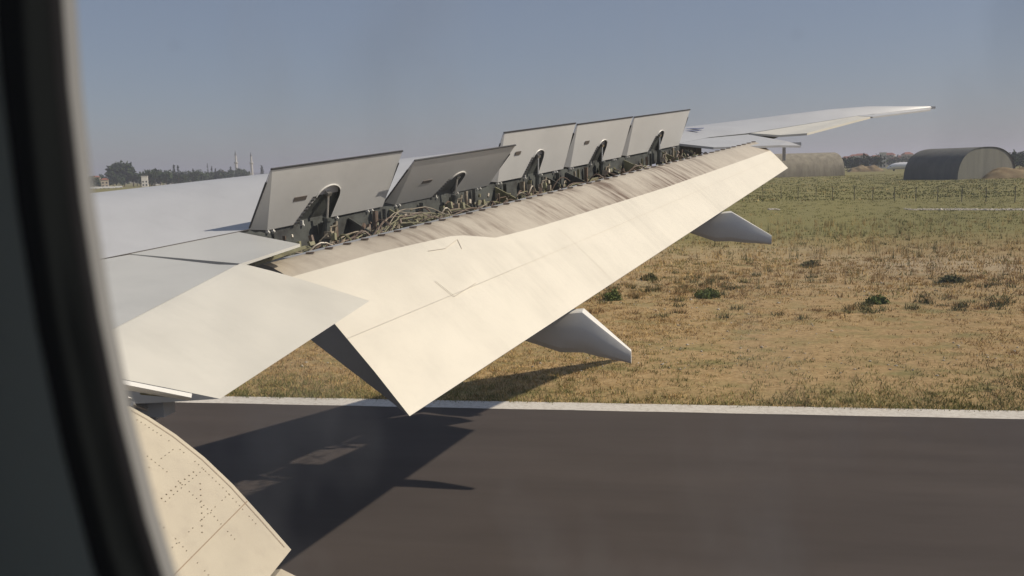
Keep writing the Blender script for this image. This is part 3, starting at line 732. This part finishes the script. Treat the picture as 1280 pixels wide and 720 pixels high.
# --- hardened aircraft shelters
def vault(name, p, a, d, width, length, height, label, mat, matd, end_open=False):
    # p: near corner of the end wall, a: direction of the long axis away from that end, d: direction along the end wall
    root = empty(name, p); tag(root, label, 'aircraft shelter'); a = a.normalized(); d = d.normalized(); n = 28
    arc = lambda t, k=1.0: d * (width / 2 - math.copysign(abs(math.cos(t)) ** .8, math.cos(t)) * width / 2 * k) + Vector((0, 0, height * k * math.sin(t) ** .85))
    rows = [[a * (length * s) + arc(math.pi * i / n) for i in range(n + 1)] for s in np.linspace(0, 1, 9)]
    grid_mesh('vault_shell', rows, M[mat], root)
    for s in (0, 1):
        pts = [a * (length * s + (.3 if s == 0 else -.3)) + arc(math.pi * i / n) * .998 for i in range(n + 1)]
        mesh('end_wall', pts, [tuple(range(n + 1))], M[matd], root)
    c = d * width / 2 - a * .05
    return root
s2 = PG(1197, 224.5); s2.z = G0 - .1
sh = vault('aircraft_shelter', s2, Vector((-.55, .84, 0)), Vector((.84, .55, 0)), 25, 20, 9.6, 'domed aircraft shelter at right, shaded flank coloured dark, sunlit end wall paler', 'conc', 'conc_lit')
s1 = PG(1056, 219.5); s1.z = G0 - .1
sh = vault('aircraft_shelter', s1, Vector((-1, -.28, 0)), Vector((-.28, 1, 0)), 26, 46, 10.6, 'tan ribbed aircraft shelter beyond the outer end of the wing flap', 'conc_t', 'conc')
# --- mounds of dry earth
def mound(c, L, W, h, label, seed):
    r = np.random.default_rng(seed); rows = []
    for i in range(17):
        v = i / 16 * 2 - 1; row = []
        for j in range(33):
            u = j / 32 * 2 - 1; e = max(0, 1 - u ** 4) * max(0, 1 - v * v); row.append((u * L / 2, v * W / 2, h * e ** .8 * (1 + .14 * math.sin(u * 9 + seed) + .1 * math.sin(u * 17 + v * 6)) - .1))
        rows.append(row)
    o = grid_mesh('earth_mound', rows, M['mound']); o.location = c; tag(o, label, 'earth mound')
c = PG(1272, 222.5); c.z = G0; mound(c + Vector((8, 4, 0)), 34, 12, 3.3, 'long dry earth bank in front of the dark domed shelter', 2)
c = PG(1082, 214.5); c.z = G0; mound(c, 20, 10, 3.4, 'small bare earth heap between tan shelter and parked white aircraft', 4)

# --- parked white aircraft
def parked():
    o = PG(1107, 214); o.z = G0; root = empty('parked_aircraft', o, R(-2)); tag(root, 'white parked aircraft half hidden behind the dark domed shelter', 'airplane')
    prof = [(0, .05, 1.5), (.6, .55, 1.7), (1.6, 1.05, 2.0), (3.2, 1.55, 2.45), (5, 1.85, 2.75), (8, 2.0, 2.9), (16, 2.0, 2.9), (25, 2.0, 2.9), (31, 1.5, 3.4), (36, .5, 4.2)]
    rows = [[Vector((x, r * math.cos(t), z + r * math.sin(t))) for t in [math.tau * k / 18 for k in range(18)]] for x, r, z in prof]
    grid_mesh('fuselage', rows, M['plane'], root, True, None, True, True)
    slab('tail_fin', [Vector((30, 0, 4.4)), Vector((35, 0, 5)), Vector((38, 0, 10)), Vector((35, 0, 10))], .3, M['plane'], root)
    for sy in (-1, 1):
        slab('wing', [Vector((12, sy * 1.5, 2)), Vector((20, sy * 1.5, 2)), Vector((23, sy * 15, 3)), Vector((20.5, sy * 15, 3))], .35, M['under'], root, UPV)
        MB().tube([(13, sy * 5, 1.5), (17, sy * 5, 1.5)], [1.0, .8], 12).build('engine', M['plane'], root, True)
    for x, y in ((4.5, 0), (18, -2.6), (18, 2.6)): MB().tube([(x, y - .2, .55), (x, y + .2, .55)], .55, 12).tube([(x, y, .5), (x, y, 2)], .12, 6).build('landing_gear', M['rubber'], root)
    MB().box((2.4, -1.1, 2.75), (.9, .3, .4)).build('cockpit_window', M['glass'], root)
parked()

# --- houses
def house(p, wdt, dep, hgt, wallm, label, roof='gable', rz=0., floors=2, group=None):
    root = empty('house', p, rz); tag(root, label, 'house', group)
    MB().box((0, 0, hgt / 2), (wdt, dep, hgt)).build('wall', M[wallm], root)
    if roof == 'gable':
        e = .5; v = [(-wdt / 2 - e, -dep / 2 - e, hgt), (wdt / 2 + e, -dep / 2 - e, hgt), (wdt / 2 + e, dep / 2 + e, hgt), (-wdt / 2 - e, dep / 2 + e, hgt), (-wdt / 4, 0, hgt + dep * .28), (wdt / 4, 0, hgt + dep * .28)]
        rf = mesh('roof', v, [(0, 1, 5, 4), (1, 2, 5), (2, 3, 4, 5), (3, 0, 4), (0, 3, 2, 1)], M['roof'], root)
    else: rf = MB().box((0, 0, hgt + .25), (wdt + .6, dep + .6, .5)).build('roof', M[wallm], root)
    me = None; n = max(2, int(wdt / 3.2))
    for f in range(floors):
        for i in range(n):
            if me is None: o = MB().box((0, 0, 0), (1.3, .12, 1.4)).build('window', M['glass'], root); me = o.data
            else: o = link('window', me, root)
            o.location = (-wdt / 2 + (i + .5) * wdt / n, -dep / 2 - .02, 1.7 + f * 3)
def AZ(x, D): return AT(x, D)
house(AZ(131, 900), 6, 5, 7.5, 'wallc', 'red roofed cream house left of the biggest tree', rz=.55)
house(AZ(121, 1150), 9, 6, 11, 'wallc', 'red roofed house behind low trees at the far left window edge', rz=.55)
house(AZ(181, 900), 5.5, 6, 9.6, 'wallw', 'small white house just right of the big round tree', 'flat', .5)
house(AZ(196, 1100), 8.5, 8, 15.5, 'wallw', 'white gabled house rising above the hedge trees, left of the cypresses', 'flat', .5, 4)
house(AZ(212, 1150), 11, 8, 14.5, 'wallw', 'wide white house touching the first tall cypress', 'flat', .4, 4)
house(AZ(309, 1300), 11, 9, 12, 'wallw', 'white building between the feet of the two minarets', 'flat', .4, 3)
house(AZ(278, 1300), 8, 9, 13.5, 'wallc', 'cream house among trees left of the minarets', 'gable', .4, 3)
house(AZ(1103.5, 800), 5.2, 6, 12.4, 'wallw', 'tall white house above the dark trees by the parked aircraft', 'flat', -.2, 3)
house(AZ(1076, 1050), 16, 8, 12.2, 'wallw', 'long pale house above the dark trees near the tan shelter', 'gable', -.2, 3)
town = [(1046, 1250, 14), (1058, 1150, 10), (1068, 1300, 14), (1086, 1250, 14), (1094, 1100, 12), (1112, 1200, 12), (1119, 1100, 10), (1127, 1300, 15), (1134, 1180, 11), (1141, 1250, 13), (1150, 1150, 11), (1158, 1220, 14)]
for i, (px, D, wd_) in enumerate(town):
    house(AZ(px, D), wd_, 9, 7 + 3 * (i * 7 % 3), ('wallc', 'wallw', 'wallc')[i % 3], ORD[i] + ' red roofed house from the left in the distant town between the shelters', 'gable', (i % 5) * .2 - .4, 2, 'red roofed houses of the distant town')
def car(p, rz, c, label):
    root = empty('parked_van', p, rz); tag(root, label, 'van', 'white vans parked below the big tree')
    b = MB().box((0, 0, 1.15), (5, 1.9, 1.4)); b.build('body', M['plane'], root)
    mesh('cab', [(2.5, -.9, .5), (3.4, -.9, .5), (3.4, -.9, 1.0), (2.5, -.9, 1.8), (2.5, .9, .5), (3.4, .9, .5), (3.4, .9, 1.0), (2.5, .9, 1.8)], [(0, 1, 2, 3), (4, 7, 6, 5), (1, 5, 6, 2), (2, 6, 7, 3), (0, 4, 5, 1)], M['plane'], root)
    for x in (-1.6, 2.2):
        for y in (-.85, .85): MB().tube([(x, y - .1, .36), (x, y + .1, .36)], .36, 10).build('wheel', M['rubber'], root)
for i, (px, D) in enumerate(((116, 800), (121.5, 790), (132, 810), (137.5, 800), (147, 830))): car(AZ(px, D), .5, None, ORD[i] + ' white van from the left, parked below the biggest tree')

# --- minarets
def minaret(px, D, h, label):
    root = empty('minaret', AZ(px, D)); tag(root, label, 'minaret', None)
    MB().box((0, 0, 4), (5, 5, 8)).build('base', M['stonegrey'], root)
    MB().tube([(0, 0, 8), (0, 0, h * .58)], [2.1, 1.9], 12).build('shaft', M['stonegrey'], root, True)
    MB().tube([(0, 0, h * .58), (0, 0, h * .60), (0, 0, h * .63)], [1.9, 3.1, 3.2], 12).build('balcony', M['stonegrey'], root)
    MB().tube([(0, 0, h * .63), (0, 0, h * .84)], [1.6, 1.4], 12).build('upper_shaft', M['stonegrey'], root, True)
    MB().tube([(0, 0, h * .84), (0, 0, h)], [1.7, .1], 12).build('spire', M['lead'], root, True)
minaret(296.3, 1400, 47, 'left one of two slender minarets, the slightly taller')
minaret(315.5, 1450, 46, 'right one of two slender minarets, nearest the raised spoiler')

# --- trees
def tree(px, D, h, wdt, label, kind='round', mat='tree', n=420, group=None, p=None):
    root = empty('cypress_tree' if kind == 'cypress' else 'tree', p or AZ(px, D)); tag(root, label, 'tree', group)
    th = h * (.10 if kind == 'cypress' else .2)
    MB().tube([(0, 0, 0), (wdt * .02, 0, th), (0, wdt * .02, h * .7)], [h * .028, h * .02, h * .006], 6).build('trunk', M['bark'], root)
    if kind == 'cypress':
        t = rng.random(n); a = rng.uniform(0, math.tau, n); r = wdt / 2 * np.sin(np.pi * np.clip(t, .03, 1) ** .55) ** .8 * rng.uniform(.55, 1.08, n)
        c = np.stack([np.cos(a) * r, np.sin(a) * r, h * (.05 + .95 * t)], 1); s = np.full(n, wdt * .20)
    else:
        m_ = 9; cc = np.stack([rng.uniform(-.5, .5, m_) * wdt * .72, rng.uniform(-.5, .5, m_) * wdt * .7, h * rng.uniform(.30, .80, m_)], 1); cc[0] = (0, 0, h * .78)
        rr = rng.uniform(.17, .27, m_) * min(wdt, h * 1.2); q = rng.integers(0, m_, n); dv = rng.normal(0, 1, (n, 3)); dv /= np.linalg.norm(dv, axis=1)[:, None]
        c = cc[q] + dv * (rr[q] * rng.uniform(.5, 1.12, n))[:, None]; c[:, 2] = np.clip(c[:, 2], h * .06, h); s = np.full(n, min(wdt, h) * .075)
    s = s * rng.uniform(.6, 1.3, n); u = rng.normal(0, 1, (n, 3)); w_ = rng.normal(0, 1, (n, 3))
    v = np.stack([c - u * s[:, None] * .6, c + u * s[:, None] * .6, c + w_ * s[:, None] * .9], 1).reshape(-1, 3)
    raw_mesh('crown', v, np.arange(3 * n).reshape(-1, 3), M[mat], None, root)
tree(155, 1000, 24.5, 23, 'biggest round dark tree near the left window edge', n=3400)
tree(166.5, 1000, 22.5, 9, 'narrow upright tree against the right side of the biggest tree', n=1200)
tree(141, 980, 16, 12, 'lower round tree against the left side of the biggest tree', n=1100)
tree(175, 1000, 14, 11, 'small tree between the biggest tree and the white house', n=500)
tree(116, 900, 11, 14, 'low tree at the far left beside the window edge', n=500)
for px, D, h_, wd_, lb in ((122, 960, 10, 11, 'low tree between the window edge and the red roofed cream house'), (127, 1250, 15, 14, 'tree behind the red roofed cream house'), (136, 1100, 13, 13, 'tree just right of the red roofed cream house'), (148, 960, 12, 13, 'low tree in front of the left half of the biggest tree'), (171, 1050, 15, 13, 'tree between the narrow upright tree and the small white house'), (186, 1250, 17, 18, 'tree right behind the small white house'), (191, 1000, 12, 13, 'low tree under the white gabled house')):
    tree(px, D, h_, wd_, lb, n=700)
random.seed(5)
for i, px in enumerate([187, 193, 200, 207, 214, 221, 228, 235, 242, 249, 256, 263, 270, 277, 284, 291, 299, 306]):
    tree(px, 930 + (px - 187) * 2.2 + random.uniform(-20, 20), 14.5 + random.uniform(-1.6, 2.6), 16, ORD[i] + ' bushy tree of the hedge row, counted from the biggest tree rightwards', n=600, group='hedge row trees left of the minarets')
for px, D, h, wd_, lb in [(218.2, 1000, 21.5, 3.8, 'tallest of the two left cypresses beside the wide white house'), (223.4, 1000, 20, 3.8, 'second of the two left cypresses beside the wide white house'),
    (242, 1080, 17.5, 3.4, 'short cypress midway along the hedge row'), (260.4, 1120, 24, 2.4, 'tallest thin cypress in the middle of the hedge row'), (265.4, 1120, 20.5, 2.8, 'cypress just right of the tallest thin cypress'),
    (270, 1130, 18, 2.8, 'third and shortest cypress of the middle trio'), (289, 1200, 20.5, 4, 'cypress just left of the left minaret'), (328, 1250, 21, 5.5, 'lone cypress right of the minarets')]:
    tree(px, D, h, wd_, lb, 'cypress', 'cyp', 260)
tree(301, 1230, 19, 15, 'broad bushy tree at the foot of the left minaret', n=400)
tree(281, 1230, 14, 8, 'small tree beside the cream house by the minarets', n=300)
for i, px in enumerate([1053, 1059, 1066, 1073, 1080, 1086, 1092, 1098]):
    tree(px, 640 + (i % 3) * 18, 8.6 + (i * 5 % 4) * .55, 11, ORD[i] + ' tree from the left in the clump behind the small earth heap', n=420, group='dark tree clump behind the earth heap')
for i, px in enumerate([1106, 1113, 1121, 1130, 1139, 1147]):
    tree(px, 900 + (i % 3) * 20, 9.6 + (i * 3 % 4) * .5, 16, ORD[i] + ' tree from the left in the row behind the parked white aircraft', n=260, group='far tree row behind the parked aircraft')
for i, px in enumerate([1262, 1268, 1275, 1283, 1292]):
    tree(px, 520 + i * 8, 8.2 + (i % 2) * .9, 9, ORD[i] + ' tree from the left in the row right of the domed shelter', n=420, group='dark trees right of the domed shelter')
for i in range(56):                                       # far tree line along the horizon behind the town
    px = 985 + i * 6.2; tree(px, 1500 + (i * 37 % 90), 10.5 + (i * 5 % 7) * .5, 22, 'far tree in the low line along the horizon', n=110, group='far tree line on the horizon')

# --- air
hz = MB().box((0, 0, G0 + 38), (23000, 23000, 78)).build('haze', (lambda k: k)(None) or M['asphalt'])
hz.data.materials.clear()
hm = bpy.data.materials.new('haze_air'); hm.use_nodes = True; t = hm.node_tree; t.nodes.remove(t.nodes['Principled BSDF'])
pv = t.nodes.new('ShaderNodeVolumePrincipled'); pv.inputs['Color'].default_value = (.88, .88, 1, 1); pv.inputs['Density'].default_value = .00026; pv.inputs['Anisotropy'].default_value = .2
t.links.new(pv.outputs[0], t.nodes['Material Output'].inputs['Volume']); hz.data.materials.append(hm); tag(hz, kind='stuff')
